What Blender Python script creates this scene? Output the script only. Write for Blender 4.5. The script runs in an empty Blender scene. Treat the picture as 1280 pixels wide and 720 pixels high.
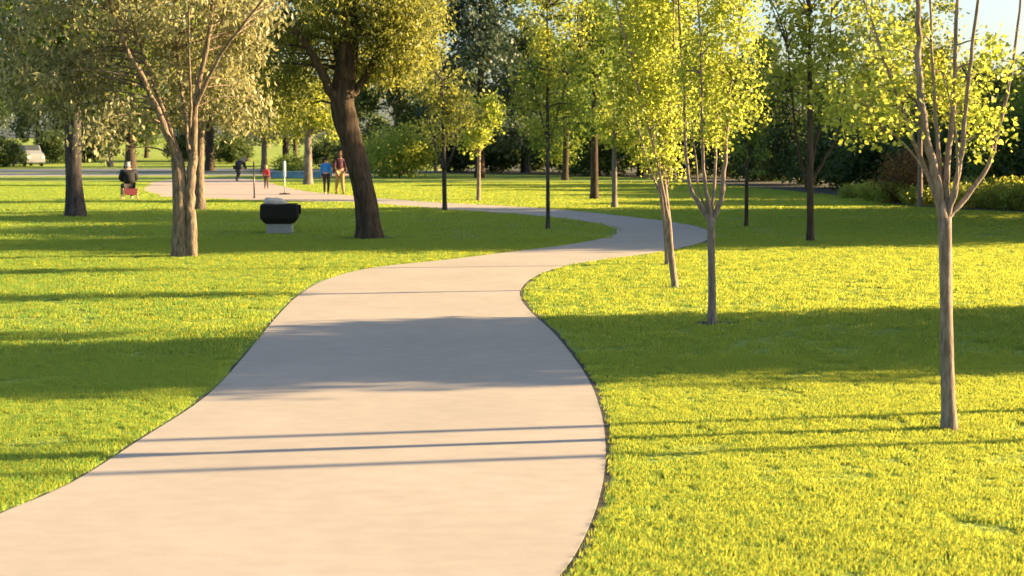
import bpy, bmesh, math, random
import numpy as np
from mathutils import Vector, Matrix
from mathutils.geometry import tessellate_polygon

S = bpy.context.scene
COL = S.collection
R = math.radians
# ------------------------------------------------------------------ camera, sky, sun, exposure
CAM_H, FPX = 1.75, 1777.8
PITCH = math.atan(172 / FPX)
cam_d = bpy.data.cameras.new('camera'); cam = bpy.data.objects.new('camera', cam_d); COL.objects.link(cam)
cam.location = (0, 0, CAM_H); cam.rotation_euler = (math.pi/2 - PITCH, 0, 0)
cam_d.lens = 50; cam_d.sensor_width = 36; cam_d.clip_end = 3000; cam_d.clip_start = .05
cam_d.dof.use_dof = True; cam_d.dof.focus_distance = 13; cam_d.dof.aperture_fstop = 4.0
S.camera = cam

SUN_EL, SLOPE = 17.0, .165
SUN_AZ = math.degrees(math.atan2(1, SLOPE))          # clockwise from +Y
w = bpy.data.worlds.new('World'); S.world = w; w.use_nodes = True
nt = w.node_tree; bg = nt.nodes['Background']
sky = nt.nodes.new('ShaderNodeTexSky'); sky.sky_type = 'NISHITA'; sky.sun_disc = False
sky.sun_elevation = R(SUN_EL); sky.sun_rotation = R(SUN_AZ); sky.dust_density = 2.2; sky.air_density = 1.0; sky.ozone_density = 2.0
nt.links.new(sky.outputs[0], bg.inputs[0]); bg.inputs[1].default_value = .06
sl = bpy.data.lights.new('sun', 'SUN'); sl.energy = 5.0; sl.angle = R(.55); sl.color = (1, .71, .36)
sun = bpy.data.objects.new('sun', sl); COL.objects.link(sun)
a, e = R(SUN_AZ), R(SUN_EL)
sdir = Vector((math.sin(a)*math.cos(e), math.cos(a)*math.cos(e), math.sin(e)))
sun.rotation_euler = sdir.to_track_quat('Z', 'Y').to_euler(); sun.location = (60, 14, 30)
vs = S.view_settings; vs.view_transform = 'Standard'; vs.look = 'None'; vs.exposure = 2.15; vs.gamma = 1
S.cycles.max_bounces = 8; S.cycles.transparent_max_bounces = 8
S.cycles.use_denoising = True

# ------------------------------------------------------------------ mapping from the photo to the place
def ray(px, py):
    u, v = (px-640)/FPX, (360-py)/FPX
    c, s = math.cos(PITCH), math.sin(PITCH)
    return Vector((u, c+v*s, -s+v*c))
def G(px, py):
    d = ray(px, py); t = -CAM_H/d.z
    return (d.x*t, d.y*t)
def P(px, py, Y):
    d = ray(px, py); t = Y/d.y
    return Vector((d.x*t, Y, CAM_H + d.z*t))

# ------------------------------------------------------------------ materials
def newmat(name):
    m = bpy.data.materials.new(name); m.use_nodes = True
    n = m.node_tree.nodes; return m, n, m.node_tree.links, n['Principled BSDF']
def plain(name, col, rough=.6, metal=0, var=.12, scale=8):
    m, n, l, b = newmat(name)
    b.inputs['Roughness'].default_value = rough; b.inputs['Metallic'].default_value = metal
    t = n.new('ShaderNodeTexCoord'); no = n.new('ShaderNodeTexNoise'); no.inputs['Scale'].default_value = scale
    no.inputs['Detail'].default_value = 4
    r = n.new('ShaderNodeValToRGB'); r.color_ramp.elements[0].position = .3; r.color_ramp.elements[1].position = .7
    r.color_ramp.elements[0].color = (*[c*(1-var) for c in col], 1); r.color_ramp.elements[1].color = (*[min(1, c*(1+var)) for c in col], 1)
    l.new(t.outputs['Object'], no.inputs['Vector']); l.new(no.outputs['Fac'], r.inputs[0]); l.new(r.outputs[0], b.inputs['Base Color'])
    return m
def leaf_mat(name, dark, light, trans, tw=.45, rough=.45, spec=.3):
    m, n, l, b = newmat(name)
    g = n.new('ShaderNodeNewGeometry'); r = n.new('ShaderNodeValToRGB')
    r.color_ramp.elements[0].color = (*dark, 1); r.color_ramp.elements[1].color = (*light, 1)
    l.new(g.outputs['Random Per Island'], r.inputs[0]); l.new(r.outputs[0], b.inputs['Base Color'])
    b.inputs['Roughness'].default_value = rough; b.inputs['Specular IOR Level'].default_value = spec
    tr = n.new('ShaderNodeBsdfTranslucent')
    r2 = n.new('ShaderNodeValToRGB'); r2.color_ramp.elements[0].color = (*[c*.7 for c in trans], 1); r2.color_ramp.elements[1].color = (*trans, 1)
    l.new(g.outputs['Random Per Island'], r2.inputs[0]); l.new(r2.outputs[0], tr.inputs[0])
    mx = n.new('ShaderNodeMixShader'); mx.inputs[0].default_value = tw
    l.new(b.outputs[0], mx.inputs[1]); l.new(tr.outputs[0], mx.inputs[2]); l.new(mx.outputs[0], n['Material Output'].inputs[0])
    return m
def bark_mat(name, c1, c2, scale=14, bump=.6):
    m, n, l, b = newmat(name)
    t = n.new('ShaderNodeTexCoord'); mp = n.new('ShaderNodeMapping'); mp.inputs['Scale'].default_value = (1, 1, .22)
    no = n.new('ShaderNodeTexNoise'); no.inputs['Scale'].default_value = scale; no.inputs['Detail'].default_value = 7; no.inputs['Roughness'].default_value = .65
    r = n.new('ShaderNodeValToRGB'); r.color_ramp.elements[0].position = .35; r.color_ramp.elements[1].position = .68
    r.color_ramp.elements[0].color = (*c1, 1); r.color_ramp.elements[1].color = (*c2, 1)
    bp = n.new('ShaderNodeBump'); bp.inputs['Strength'].default_value = bump; bp.inputs['Distance'].default_value = .03
    l.new(t.outputs['Object'], mp.inputs[0]); l.new(mp.outputs[0], no.inputs['Vector']); l.new(no.outputs['Fac'], r.inputs[0])
    l.new(r.outputs[0], b.inputs['Base Color']); l.new(no.outputs['Fac'], bp.inputs['Height']); l.new(bp.outputs[0], b.inputs['Normal'])
    b.inputs['Roughness'].default_value = .9; b.inputs['Specular IOR Level'].default_value = .15
    return m

M = {}
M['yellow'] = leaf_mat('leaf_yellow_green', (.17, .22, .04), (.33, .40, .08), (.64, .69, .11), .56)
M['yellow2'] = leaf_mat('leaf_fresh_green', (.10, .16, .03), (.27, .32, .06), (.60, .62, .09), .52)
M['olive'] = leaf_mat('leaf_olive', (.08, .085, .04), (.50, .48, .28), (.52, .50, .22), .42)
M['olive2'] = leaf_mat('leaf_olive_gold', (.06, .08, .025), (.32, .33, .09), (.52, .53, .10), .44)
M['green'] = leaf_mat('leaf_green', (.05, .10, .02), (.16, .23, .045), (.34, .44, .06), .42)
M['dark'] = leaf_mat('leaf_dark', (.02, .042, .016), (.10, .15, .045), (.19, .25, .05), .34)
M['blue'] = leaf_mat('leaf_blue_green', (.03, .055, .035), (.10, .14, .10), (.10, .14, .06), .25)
M['red'] = leaf_mat('leaf_red_brown', (.10, .05, .02), (.22, .12, .04), (.30, .16, .04), .35)
M['bark_grey'] = bark_mat('bark_grey', (.09, .075, .065), (.30, .26, .22))
M['bark_pale'] = bark_mat('bark_pale', (.085, .065, .052), (.33, .255, .19), 26, 1.0)
M['bark_dark'] = bark_mat('bark_dark', (.035, .026, .02), (.11, .08, .06))
M['bark_slate'] = bark_mat('bark_slate', (.035, .03, .03), (.12, .10, .10))
M['bark_young'] = bark_mat('bark_young', (.15, .11, .09), (.36, .28, .24), 40, .35)
M['blade'] = leaf_mat('grass_blade', (.095, .23, .055), (.15, .29, .07), (.67, .69, .09), .5, .7, .1)

def ground_mat():
    m, n, l, b = newmat('lawn')
    t = n.new('ShaderNodeTexCoord')
    def noise(sc, det, vec=None):
        x = n.new('ShaderNodeTexNoise'); x.inputs['Scale'].default_value = sc; x.inputs['Detail'].default_value = det
        l.new(vec or t.outputs['Object'], x.inputs['Vector']); return x
    a1, a2 = noise(.35, 5), noise(9, 6)
    mx = n.new('ShaderNodeMath'); mx.operation = 'ADD'
    l.new(a1.outputs['Fac'], mx.inputs[0]); l.new(a2.outputs['Fac'], mx.inputs[1])
    r = n.new('ShaderNodeValToRGB'); r.color_ramp.elements[0].position = .75; r.color_ramp.elements[1].position = 1.25
    r.color_ramp.elements[0].color = (.12, .21, .04, 1); r.color_ramp.elements[1].color = (.27, .34, .065, 1)
    l.new(mx.outputs[0], r.inputs[0]); l.new(r.outputs[0], b.inputs['Base Color'])
    a3 = noise(40, 3); bp = n.new('ShaderNodeBump'); bp.inputs['Strength'].default_value = .9; bp.inputs['Distance'].default_value = .04
    l.new(a3.outputs['Fac'], bp.inputs['Height']); l.new(bp.outputs[0], b.inputs['Normal'])
    b.inputs['Roughness'].default_value = .95; b.inputs['Specular IOR Level'].default_value = .1
    return m
def concrete_mat(name, c1, c2):
    m, n, l, b = newmat(name)
    t = n.new('ShaderNodeTexCoord')
    a1 = n.new('ShaderNodeTexNoise'); a1.inputs['Scale'].default_value = .9; a1.inputs['Detail'].default_value = 8
    mp = n.new('ShaderNodeMapping'); mp.inputs['Scale'].default_value = (.8, 1.6, 1)      # brushed across the walk
    a2 = n.new('ShaderNodeTexNoise'); a2.inputs['Scale'].default_value = 6; a2.inputs['Detail'].default_value = 6
    a3 = n.new('ShaderNodeTexNoise'); a3.inputs['Scale'].default_value = 160; a3.inputs['Detail'].default_value = 2
    l.new(t.outputs['Object'], a1.inputs['Vector']); l.new(t.outputs['Object'], mp.inputs[0]); l.new(mp.outputs[0], a2.inputs['Vector']); l.new(t.outputs['Object'], a3.inputs['Vector'])
    s1 = n.new('ShaderNodeMath'); s1.operation = 'ADD'; s2 = n.new('ShaderNodeMath'); s2.operation = 'MULTIPLY_ADD'
    s2.inputs[1].default_value = .9
    l.new(a1.outputs['Fac'], s1.inputs[0]); l.new(a2.outputs['Fac'], s1.inputs[1])
    l.new(a3.outputs['Fac'], s2.inputs[0]); l.new(s1.outputs[0], s2.inputs[2])
    r = n.new('ShaderNodeValToRGB'); r.color_ramp.elements[0].position = .95; r.color_ramp.elements[1].position = 1.0
    mr = n.new('ShaderNodeMapRange'); mr.inputs['From Min'].default_value = 1.0; mr.inputs['From Max'].default_value = 1.9
    l.new(s2.outputs[0], mr.inputs[0])
    r.color_ramp.elements[0].position = 0; r.color_ramp.elements[0].color = (*c1, 1); r.color_ramp.elements[1].color = (*c2, 1)
    l.new(mr.outputs[0], r.inputs[0]); l.new(r.outputs[0], b.inputs['Base Color'])
    bp = n.new('ShaderNodeBump'); bp.inputs['Strength'].default_value = .18; bp.inputs['Distance'].default_value = .004
    l.new(a3.outputs['Fac'], bp.inputs['Height']); l.new(bp.outputs[0], b.inputs['Normal'])
    b.inputs['Roughness'].default_value = .88; b.inputs['Specular IOR Level'].default_value = .25
    return m
M['lawn'] = ground_mat()
M['concrete'] = concrete_mat('path_concrete', (.33, .295, .255), (.425, .38, .33))
M['asphalt'] = plain('asphalt', (.12, .14, .17), .8, scale=3)
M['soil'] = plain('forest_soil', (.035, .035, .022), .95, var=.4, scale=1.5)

# ------------------------------------------------------------------ mesh helpers
def tag(o, label=None, cat=None, group=None, kind=None):
    if label: o['label'] = label
    if cat: o['category'] = cat
    if group: o['group'] = group
    if kind: o['kind'] = kind
    return o
def empty(name, loc, rz=0, sc=1):
    o = bpy.data.objects.new(name, None); COL.objects.link(o); o.location = loc; o.rotation_euler = (0, 0, rz)
    o.scale = (sc,)*3 if not isinstance(sc, tuple) else sc
    o.empty_display_size = .3
    return o
def mesh_obj(name, v, f, mat, parent=None, smooth=False):
    me = bpy.data.meshes.new(name); me.from_pydata([tuple(x) for x in v], [], [tuple(x) for x in f])
    if smooth: me.polygons.foreach_set('use_smooth', [True]*len(me.polygons))
    me.materials.append(mat); me.update()
    o = bpy.data.objects.new(name, me); COL.objects.link(o); o.parent = parent
    return o
def quads_obj(name, V, mat, parent=None):
    """V: (n,k,3) array, one leaf outline each"""
    n, k = V.shape[:2]; me = bpy.data.meshes.new(name)
    me.vertices.add(n*k); me.vertices.foreach_set('co', V.reshape(-1).astype(np.float32))
    me.loops.add(n*k); me.loops.foreach_set('vertex_index', np.arange(n*k, dtype=np.int32))
    me.polygons.add(n); me.polygons.foreach_set('loop_start', np.arange(0, n*k, k, dtype=np.int32))
    me.update(calc_edges=True); me.materials.append(mat)
    o = bpy.data.objects.new(name, me); COL.objects.link(o); o.parent = parent
    return o
def bm_obj(name, bm, mat, parent=None, smooth=False, bevel=0):
    if bevel:
        bmesh.ops.bevel(bm, geom=[e for e in bm.edges], offset=bevel, segments=2, affect='EDGES')
    me = bpy.data.meshes.new(name); bm.to_mesh(me); bm.free(); me.materials.append(mat)
    if smooth: me.polygons.foreach_set('use_smooth', [True]*len(me.polygons))
    o = bpy.data.objects.new(name, me); COL.objects.link(o); o.parent = parent
    return o
def box_bm(bm, c, s, rot=None):
    mt = Matrix.Translation(c) @ (rot or Matrix()) @ Matrix.Diagonal((*s, 1))
    return bmesh.ops.create_cube(bm, size=1, matrix=mt)
def catmull(pts, k=8):
    pts = [Vector(p) for p in pts]; out = []
    q = [pts[0]*2-pts[1]] + pts + [pts[-1]*2-pts[-2]]
    for i in range(1, len(q)-2):
        for j in range(k):
            t = j/k; p0, p1, p2, p3 = q[i-1:i+3]
            out.append(.5*((2*p1)+(p2-p0)*t+(2*p0-5*p1+4*p2-p3)*t*t+(3*p1-p0-3*p2+p3)*t**3))
    out.append(pts[-1]); return out
def tube(pts, radii, sides, rng=None, rough=0, V=None, F=None):
    V = [] if V is None else V; F = [] if F is None else F
    n = len(pts); b0 = len(V); ph = [rng.random()*6.28 for _ in range(3)] if rng else [0, 0, 0]
    up = Vector((.13, 1, .07))
    for i, p in enumerate(pts):
        d = (pts[min(i+1, n-1)]-pts[max(i-1, 0)]).normalized()
        x = d.cross(up).normalized(); y = d.cross(x)
        for s in range(sides):
            t = 2*math.pi*s/sides
            rr = radii[i]*(1 + rough*(.5*math.sin(3*t+ph[0]+i*.25)+.35*math.sin(5*t+ph[1]-i*.4)+.4*math.sin(i*.9+ph[2]+2*t)))
            V.append(p + x*math.cos(t)*rr + y*math.sin(t)*rr)
    for i in range(n-1):
        for s in range(sides):
            a = b0+i*sides+s; b = b0+i*sides+(s+1) % sides
            F.append((a, b, b+sides, a+sides))
    F.append(tuple(b0+(n-1)*sides+s for s in range(sides)))
    return V, F

# ------------------------------------------------------------------ leaves
def leaf_quads(rng, cen, L, aspect=.55, droop=.2):
    n = len(cen)
    d = rng.normal(size=(n, 3)); d[:, 2] -= droop*1.5; d /= np.linalg.norm(d, axis=1)[:, None]
    q = rng.normal(size=(n, 3)); s = np.cross(d, q); s /= np.linalg.norm(s, axis=1)[:, None]
    up = np.cross(d, s)
    ln = (L*rng.uniform(.65, 1.3, n))[:, None]; wd = ln*aspect*.5
    if aspect >= .68:                                        # broad oval leaves of the young trees, cupped, seen close
        V = np.empty((n, 7, 3)); cup = rng.uniform(-.15, .3, n)[:, None]
        for i, (a_, b_) in enumerate(((0, 0), (.22, .8), (.55, .95), (.82, .5), (1.05, 0), (.62, -.95), (.2, -.75))):
            V[:, i] = cen+d*ln*a_+s*wd*b_+up*ln*(cup*abs(b_)-.12*a_*a_)
        return V
    V = np.empty((n, 4, 3))
    V[:, 0] = cen; V[:, 2] = cen+d*ln + up*ln*.12
    V[:, 1] = cen+d*ln*.5+s*wd - up*ln*.05; V[:, 3] = cen+d*ln*.5-s*wd - up*ln*.05
    return V
def clump_centres(rng, blobs):
    out = []
    for (c, r, n) in blobs:
        d = rng.normal(size=(n, 3)); d /= np.linalg.norm(d, axis=1)[:, None]
        rad = rng.uniform(.12, 1, n)**(1/2.0)
        out.append(np.array(c)+d*rad[:, None]*np.array(r))
    return np.concatenate(out)
def crown(name, blobs, per, cr, L, mat, parent, seed, aspect=.55, droop=.2, squash=.8):
    rng = np.random.default_rng(seed)
    cc = clump_centres(rng, blobs)
    k = np.maximum(3, (per*rng.uniform(.35, 1.6, len(cc))).astype(int))
    cen = np.repeat(cc, k, axis=0)
    sc = np.repeat(rng.uniform(.55, 1.3, len(cc)), k)[:, None]
    cen = cen + np.clip(rng.normal(size=cen.shape), -1.7, 1.7)*np.array([cr, cr, cr*squash])*sc
    cen[:, 2] = np.maximum(cen[:, 2], .05)
    o = quads_obj(name, leaf_quads(rng, cen, L, aspect, droop), mat, parent)
    return o, cc
def make_tree(name, base, label, group, trunk, limbs, blobs, mat, bark, per=40, cr=.2, L=.09, aspect=.55,
              droop=.2, seed=1, cat='tree', sides=10, rough=.06, twig=.35, twr=.006, z0=0, squash=.8):
    """trunk: (points, radii); limbs: list of (points, r0, r1); blobs: (centre, radii, clumps) in place coordinates"""
    root = empty(name, (base[0], base[1], z0)); tag(root, label, cat, group)
    o3 = Vector((base[0], base[1], z0)); rnd = random.Random(seed)
    tp = catmull([Vector(p)-o3 for p in trunk[0]], 6); m = len(tp); rr = trunk[1]
    rad = [float(np.interp(i/(m-1), np.linspace(0, 1, len(rr)), rr)) for i in range(m)]
    hgt = max(.01, (tp[-1]-tp[0]).length)
    for i in range(m):                                        # root flare
        hh = (tp[i]-tp[0]).length; rad[i] *= 1+.32*math.exp(-hh/(rr[0]*1.4))
    tp[0] = tp[0]-Vector((0, 0, .06))
    V, F = tube(tp, rad, sides, rnd, rough)
    wood_ = [('trunk', V, F)]; pts_all = list(tp[m//2:]); own = [0]*len(pts_all)
    for (lp, r0, r1) in limbs:
        q = catmull([Vector(p)-o3 for p in lp], 6); n = len(q)
        for i in range(1, n-1):
            q[i] = q[i]+Vector((rnd.gauss(0, 1), rnd.gauss(0, 1), rnd.gauss(0, .5)))*min(r0*.14, .01)
        V, F = tube(q, [r0+(r1-r0)*(i/(n-1))**.8 for i in range(n)], max(6, sides-2), rnd, rough*.8)
        wood_.append(('limb', V, F)); pts_all += q[2:]; own += [len(wood_)-1]*len(q[2:])
    bl = [(Vector(c)-o3, r, n) for c, r, n in blobs]
    cro, cc = crown('crown', bl, per, cr, L, mat, root, seed, aspect, droop, squash)
    if twig > 0:
        pa = np.array([list(p) for p in pts_all])
        for c in cc[:int(len(cc)*1)]:
            if rnd.random() > twig: continue
            d = pa-c; dist = np.linalg.norm(d*np.array([1, 1, .7]), axis=1)+np.maximum(0, pa[:, 2]-c[2])*3
            ix = int(np.argmin(dist)); p0 = Vector(pa[ix]); p1 = Vector(c)
            ln = (p1-p0).length
            if ln < .05 or ln > 1.7: continue
            md = p0.lerp(p1, .5)+Vector((rnd.gauss(0, .06), rnd.gauss(0, .06), .04+rnd.random()*.08))*ln
            tube(catmull([p0, md, p1], 3), [twr*(1.7-1.3*i/6)*(1+ln*.25) for i in range(7)], 4, V=wood_[own[ix]][1], F=wood_[own[ix]][2])
    for nm, V, F in wood_: mesh_obj(nm, V, F, bark, root, True)
    return root
def copy_tree(o, parent=None):
    c = o.copy(); COL.objects.link(c); c.parent = parent
    for ch in [x for x in o.children]: copy_tree(ch, c)
    return c
def pb(px, py, rx, ry, Y, dep=None, n=20, dy=0):
    """blob from photo measures at distance Y"""
    k = (Y+dy)/FPX
    return (P(px, py, Y+dy), (rx*k, dep if dep else (rx+ry)/2*k, ry*k), n)

# ------------------------------------------------------------------ setting
def sm(x): x = min(1, max(0, x)); return x*x*(3-2*x)
def terr(x, y):
    z = 1.35*sm((y-112)/110)*sm((-x+2)/20)
    if y > 220: z += (y-220)*.01
    return z
xs = sorted(set([-900, -500, -300, -200, -150] + list(range(-110, 111, 5)) + [150, 200, 300, 500, 900]))
ys = sorted(set([-60, -20] + list(range(0, 260, 5)) + [300, 400, 600, 900, 1500]))
V = [(x, y, terr(x, y)) for y in ys for x in xs]; nx = len(xs)
F = [(j*nx+i, j*nx+i+1, (j+1)*nx+i+1, (j+1)*nx+i) for j in range(len(ys)-1) for i in range(nx-1)]
tag(mesh_obj('ground', V, F, M['lawn'], smooth=True), kind='structure')

def poly_sheet(name, pts, z, mat, joints=None):
    v = [Vector((p[0], p[1], 0)) for p in pts]
    tris = tessellate_polygon([v])
    n = len(v); vv = [(p.x, p.y, terr(p.x, p.y)+z) for p in v] + [(p.x, p.y, terr(p.x, p.y)-.05) for p in v]
    me = [tuple(t) for t in tris] + [(i, (i+1) % n, n+(i+1) % n, n+i) for i in range(n)]
    o = mesh_obj(name, vv, me, mat)
    bm = bmesh.new(); bm.from_mesh(o.data); bmesh.ops.recalc_face_normals(bm, faces=bm.faces); bm.to_mesh(o.data); bm.free()
    return tag(o, kind='structure')
L_px = [(0, 644), (55, 621), (105, 596), (175, 551), (257, 497), (303, 449), (344, 399), (373, 370), (408, 350), (467, 335), (560, 325), (640, 315),
        (705, 307), (750, 299), (771, 290), (745, 279), (672, 270), (620, 266), (560, 262), (500, 257), (440, 253)]
R_px = [(700, 720), (722, 688), (742, 645), (754, 600), (757, 560), (752, 520), (738, 480), (715, 445), (690, 415), (665, 392), (651, 374),
        (652, 360), (668, 346), (700, 334), (750, 325), (810, 317), (860, 308), (886, 299), (888, 290), (860, 281), (785, 271), (672, 260), (560, 254), (500, 250), (440, 246)]
Lw = [(-5.6, -3), (-4.2, 0), (-3.2, 3), (-2.78, 4.8), (-2.57, 6.0)] + [G(*p) for p in L_px]
Rw = [(-3.0, -3), (-1.8, 0), (-.8, 2.6), (-.22, 4.2), (.05, 5.2)] + [G(*p) for p in R_px]
Lc = catmull([(*p, 0) for p in Lw], 5); Rc = catmull([(*p, 0) for p in Rw], 5)
path_poly = [(p.x, p.y) for p in Lc] + [(p.x, p.y) for p in reversed(Rc)]
poly_sheet('footpath', path_poly, .008, M['concrete'])
# thin dark strip along both sides of the walk, broader on the right
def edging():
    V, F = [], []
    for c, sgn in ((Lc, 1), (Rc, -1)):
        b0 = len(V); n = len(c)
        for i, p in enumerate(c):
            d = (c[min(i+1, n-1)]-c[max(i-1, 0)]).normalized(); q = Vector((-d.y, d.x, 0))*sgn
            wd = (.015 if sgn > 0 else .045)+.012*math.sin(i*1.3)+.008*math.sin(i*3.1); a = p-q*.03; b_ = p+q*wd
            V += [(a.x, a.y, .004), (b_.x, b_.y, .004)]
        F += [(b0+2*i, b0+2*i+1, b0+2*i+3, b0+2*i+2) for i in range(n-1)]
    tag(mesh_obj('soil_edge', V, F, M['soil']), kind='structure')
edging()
plaza_px = [(446, 253.5), (400, 252.5), (330, 251), (252, 248.5), (200, 246), (178, 238), (186, 229), (215, 224.5), (300, 223), (335, 227), (352, 233), (385, 240), (446, 245.5)]
plaza_poly = [G(*p) for p in plaza_px]
M['plaza'] = concrete_mat('plaza_paving', (.36, .29, .25), (.46, .38, .32))
poly_sheet('plaza', plaza_poly, .014, M['plaza'])
side_poly = [G(*p) for p in [(-300, 222), (-100, 221), (100, 219.8), (260, 219), (400, 219.6), (470, 221.5), (470, 218.8), (400, 216.8), (260, 216.3), (100, 216.8), (-100, 217.8), (-300, 218.5)]]
poly_sheet('far_footpath', side_poly, .02, M['concrete'])
road_poly = [G(*p) for p in [(-300, 217), (-100, 216.4), (100, 215.6), (260, 215.2), (400, 215.6), (500, 217), (560, 216.5), (560, 214.2), (400, 212.4), (260, 212.2), (100, 212.6), (-100, 213.2), (-300, 213.6)]]
poly_sheet('far_road', road_poly, .03, M['asphalt'])
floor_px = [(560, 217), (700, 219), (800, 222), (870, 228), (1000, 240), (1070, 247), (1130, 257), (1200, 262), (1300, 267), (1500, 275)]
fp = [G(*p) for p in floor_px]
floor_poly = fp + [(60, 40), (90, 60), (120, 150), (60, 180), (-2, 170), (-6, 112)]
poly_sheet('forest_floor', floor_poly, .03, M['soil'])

# ------------------------------------------------------------------ grass
def inside(poly, X, Y):
    r = np.zeros(len(X), bool); n = len(poly); j = n-1
    for i in range(n):
        xi, yi = poly[i]; xj, yj = poly[j]
        if yi != yj:
            c = ((yi > Y) != (yj > Y)) & (X < (xj-xi)*(Y-yi)/(yj-yi)+xi); r ^= c
        j = i
    return r
EDGE = [np.array([(p.x, p.y) for p in c]) for c in (Lc, Rc)]
def edge_dist(X, Y):
    best = np.full(len(X), 9.0); P_ = np.stack([X, Y], 1); off = 0
    for e in EDGE:
        for a, b in zip(e[:-1], e[1:]):
            d = b-a; t = np.clip(((P_-a)@d)/(d@d), 0, 1); best = np.minimum(best, np.linalg.norm(P_-a-t[:, None]*d, axis=1))
    return best
def tuft_mesh(name, n, rad, h, wd, seed):
    rng = np.random.default_rng(seed); V, F = [], []
    for _ in range(n):
        a, r = rng.uniform(0, 6.28), rad*math.sqrt(rng.uniform()); x, y = r*math.cos(a), r*math.sin(a)
        hh = h*rng.uniform(.5, 1.15); b = rng.uniform(0, 6.28); lean = hh*rng.uniform(.1, .75); t = rng.uniform(0, 6.28)
        dx, dy = math.cos(b)*lean, math.sin(b)*lean; wx, wy = math.cos(t)*wd/2, math.sin(t)*wd/2; i = len(V)
        V += [(x-wx, y-wy, -.01), (x+wx, y+wy, -.01), (x+dx*.35+wx*.8, y+dy*.35+wy*.8, hh*.6), (x+dx*.35-wx*.8, y+dy*.35-wy*.8, hh*.6), (x+dx, y+dy, hh)]
        F += [(i, i+1, i+2, i+3), (i+3, i+2, i+4)]
    me = bpy.data.meshes.new(name); me.from_pydata(V, [], F); me.materials.append(M['blade']); me.update()
    return bpy.data.objects.new(name, me)
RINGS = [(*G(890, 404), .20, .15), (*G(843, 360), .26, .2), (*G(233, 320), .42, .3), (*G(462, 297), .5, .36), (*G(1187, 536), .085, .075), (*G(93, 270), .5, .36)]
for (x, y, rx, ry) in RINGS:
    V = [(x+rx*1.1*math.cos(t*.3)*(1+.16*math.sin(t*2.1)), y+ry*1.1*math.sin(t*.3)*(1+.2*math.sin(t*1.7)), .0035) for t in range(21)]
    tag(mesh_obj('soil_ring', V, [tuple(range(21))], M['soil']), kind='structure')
def scatter(y0, y1, dens, tuft, seed, margin, polys, smin=.7):
    rng = np.random.default_rng(seed)
    W = .365*y1+margin; n = int((y1-y0)*2*W*dens)
    X = rng.uniform(-W, W, n); Y = rng.uniform(y0, y1, n)
    k = (np.abs(X) < .365*Y+margin)
    for p in polys: k &= ~inside(p, X, Y)
    for (x, y, rx, ry) in RINGS: k &= ((X-x)/rx)**2+((Y-y)/ry)**2 > rng.uniform(.5, 1.1, n)
    k &= edge_dist(X, Y) > (.05 if y0 < 10 else .09)
    X, Y = X[k], Y[k]
    pt = np.sin(X*1.7+Y*.9)+np.sin(X*-.8+Y*2.3+1)+np.sin(X*4.1+1.3*np.sin(Y*3))*.6+np.sin(Y*5.7+X*2.2)*.5
    h2 = np.sin(X*3.3+2.1*np.sin(Y*1.9+1))+np.sin(Y*7.1+1.7*np.sin(X*2.7))+np.sin(X*6.3-Y*2.9)
    sc = np.clip(.98+.11*pt+rng.normal(0, .13, len(X)), smin, 1.5)*np.where(h2 > 2.0, .45, 1)
    me = bpy.data.meshes.new('grass'); me.vertices.add(len(X))
    me.vertices.foreach_set('co', np.stack([X, Y, np.zeros(len(X))], 1).reshape(-1).astype(np.float32))
    for nm, ar in (('rz', rng.uniform(0, 6.28, len(X))), ('sc', sc)):
        at = me.attributes.new(nm, 'FLOAT', 'POINT'); at.data.foreach_set('value', ar.astype(np.float32))
    o = bpy.data.objects.new('grass', me); COL.objects.link(o); tag(o, 'short mown lawn grass lit yellow green by low sun', 'grass', kind='stuff')
    g = bpy.data.node_groups.new('grass_scatter', 'GeometryNodeTree')
    g.interface.new_socket('Geometry', in_out='INPUT', socket_type='NodeSocketGeometry')
    g.interface.new_socket('Geometry', in_out='OUTPUT', socket_type='NodeSocketGeometry')
    N, K = g.nodes, g.links
    gi, go = N.new('NodeGroupInput'), N.new('NodeGroupOutput')
    ip = N.new('GeometryNodeInstanceOnPoints'); oi = N.new('GeometryNodeObjectInfo'); oi.inputs[0].default_value = tuft
    def att(nm):
        x = N.new('GeometryNodeInputNamedAttribute'); x.data_type = 'FLOAT'; x.inputs[0].default_value = nm; return x.outputs[0]
    cx = N.new('ShaderNodeCombineXYZ'); K.new(att('rz'), cx.inputs[2]); K.new(cx.outputs[0], ip.inputs['Rotation'])
    K.new(att('sc'), ip.inputs['Scale']); K.new(oi.outputs['Geometry'], ip.inputs['Instance']); K.new(gi.outputs[0], ip.inputs['Points'])
    K.new(ip.outputs[0], go.inputs[0])
    md = o.modifiers.new('grass', 'NODES'); md.node_group = g
    return o
hard = [path_poly, plaza_poly]
scatter(3.5, 12, 800, tuft_mesh('grass_tuft', 22, .045, .027, .0042, 1), 11, 1.6, hard)
scatter(12, 28, 100, tuft_mesh('grass_tuft', 36, .1, .036, .0075, 2), 12, 2.5, hard)
scatter(28, 78, 13, tuft_mesh('grass_tuft', 44, .27, .038, .017, 3), 13, 3, hard+[floor_poly, side_poly])

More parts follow.
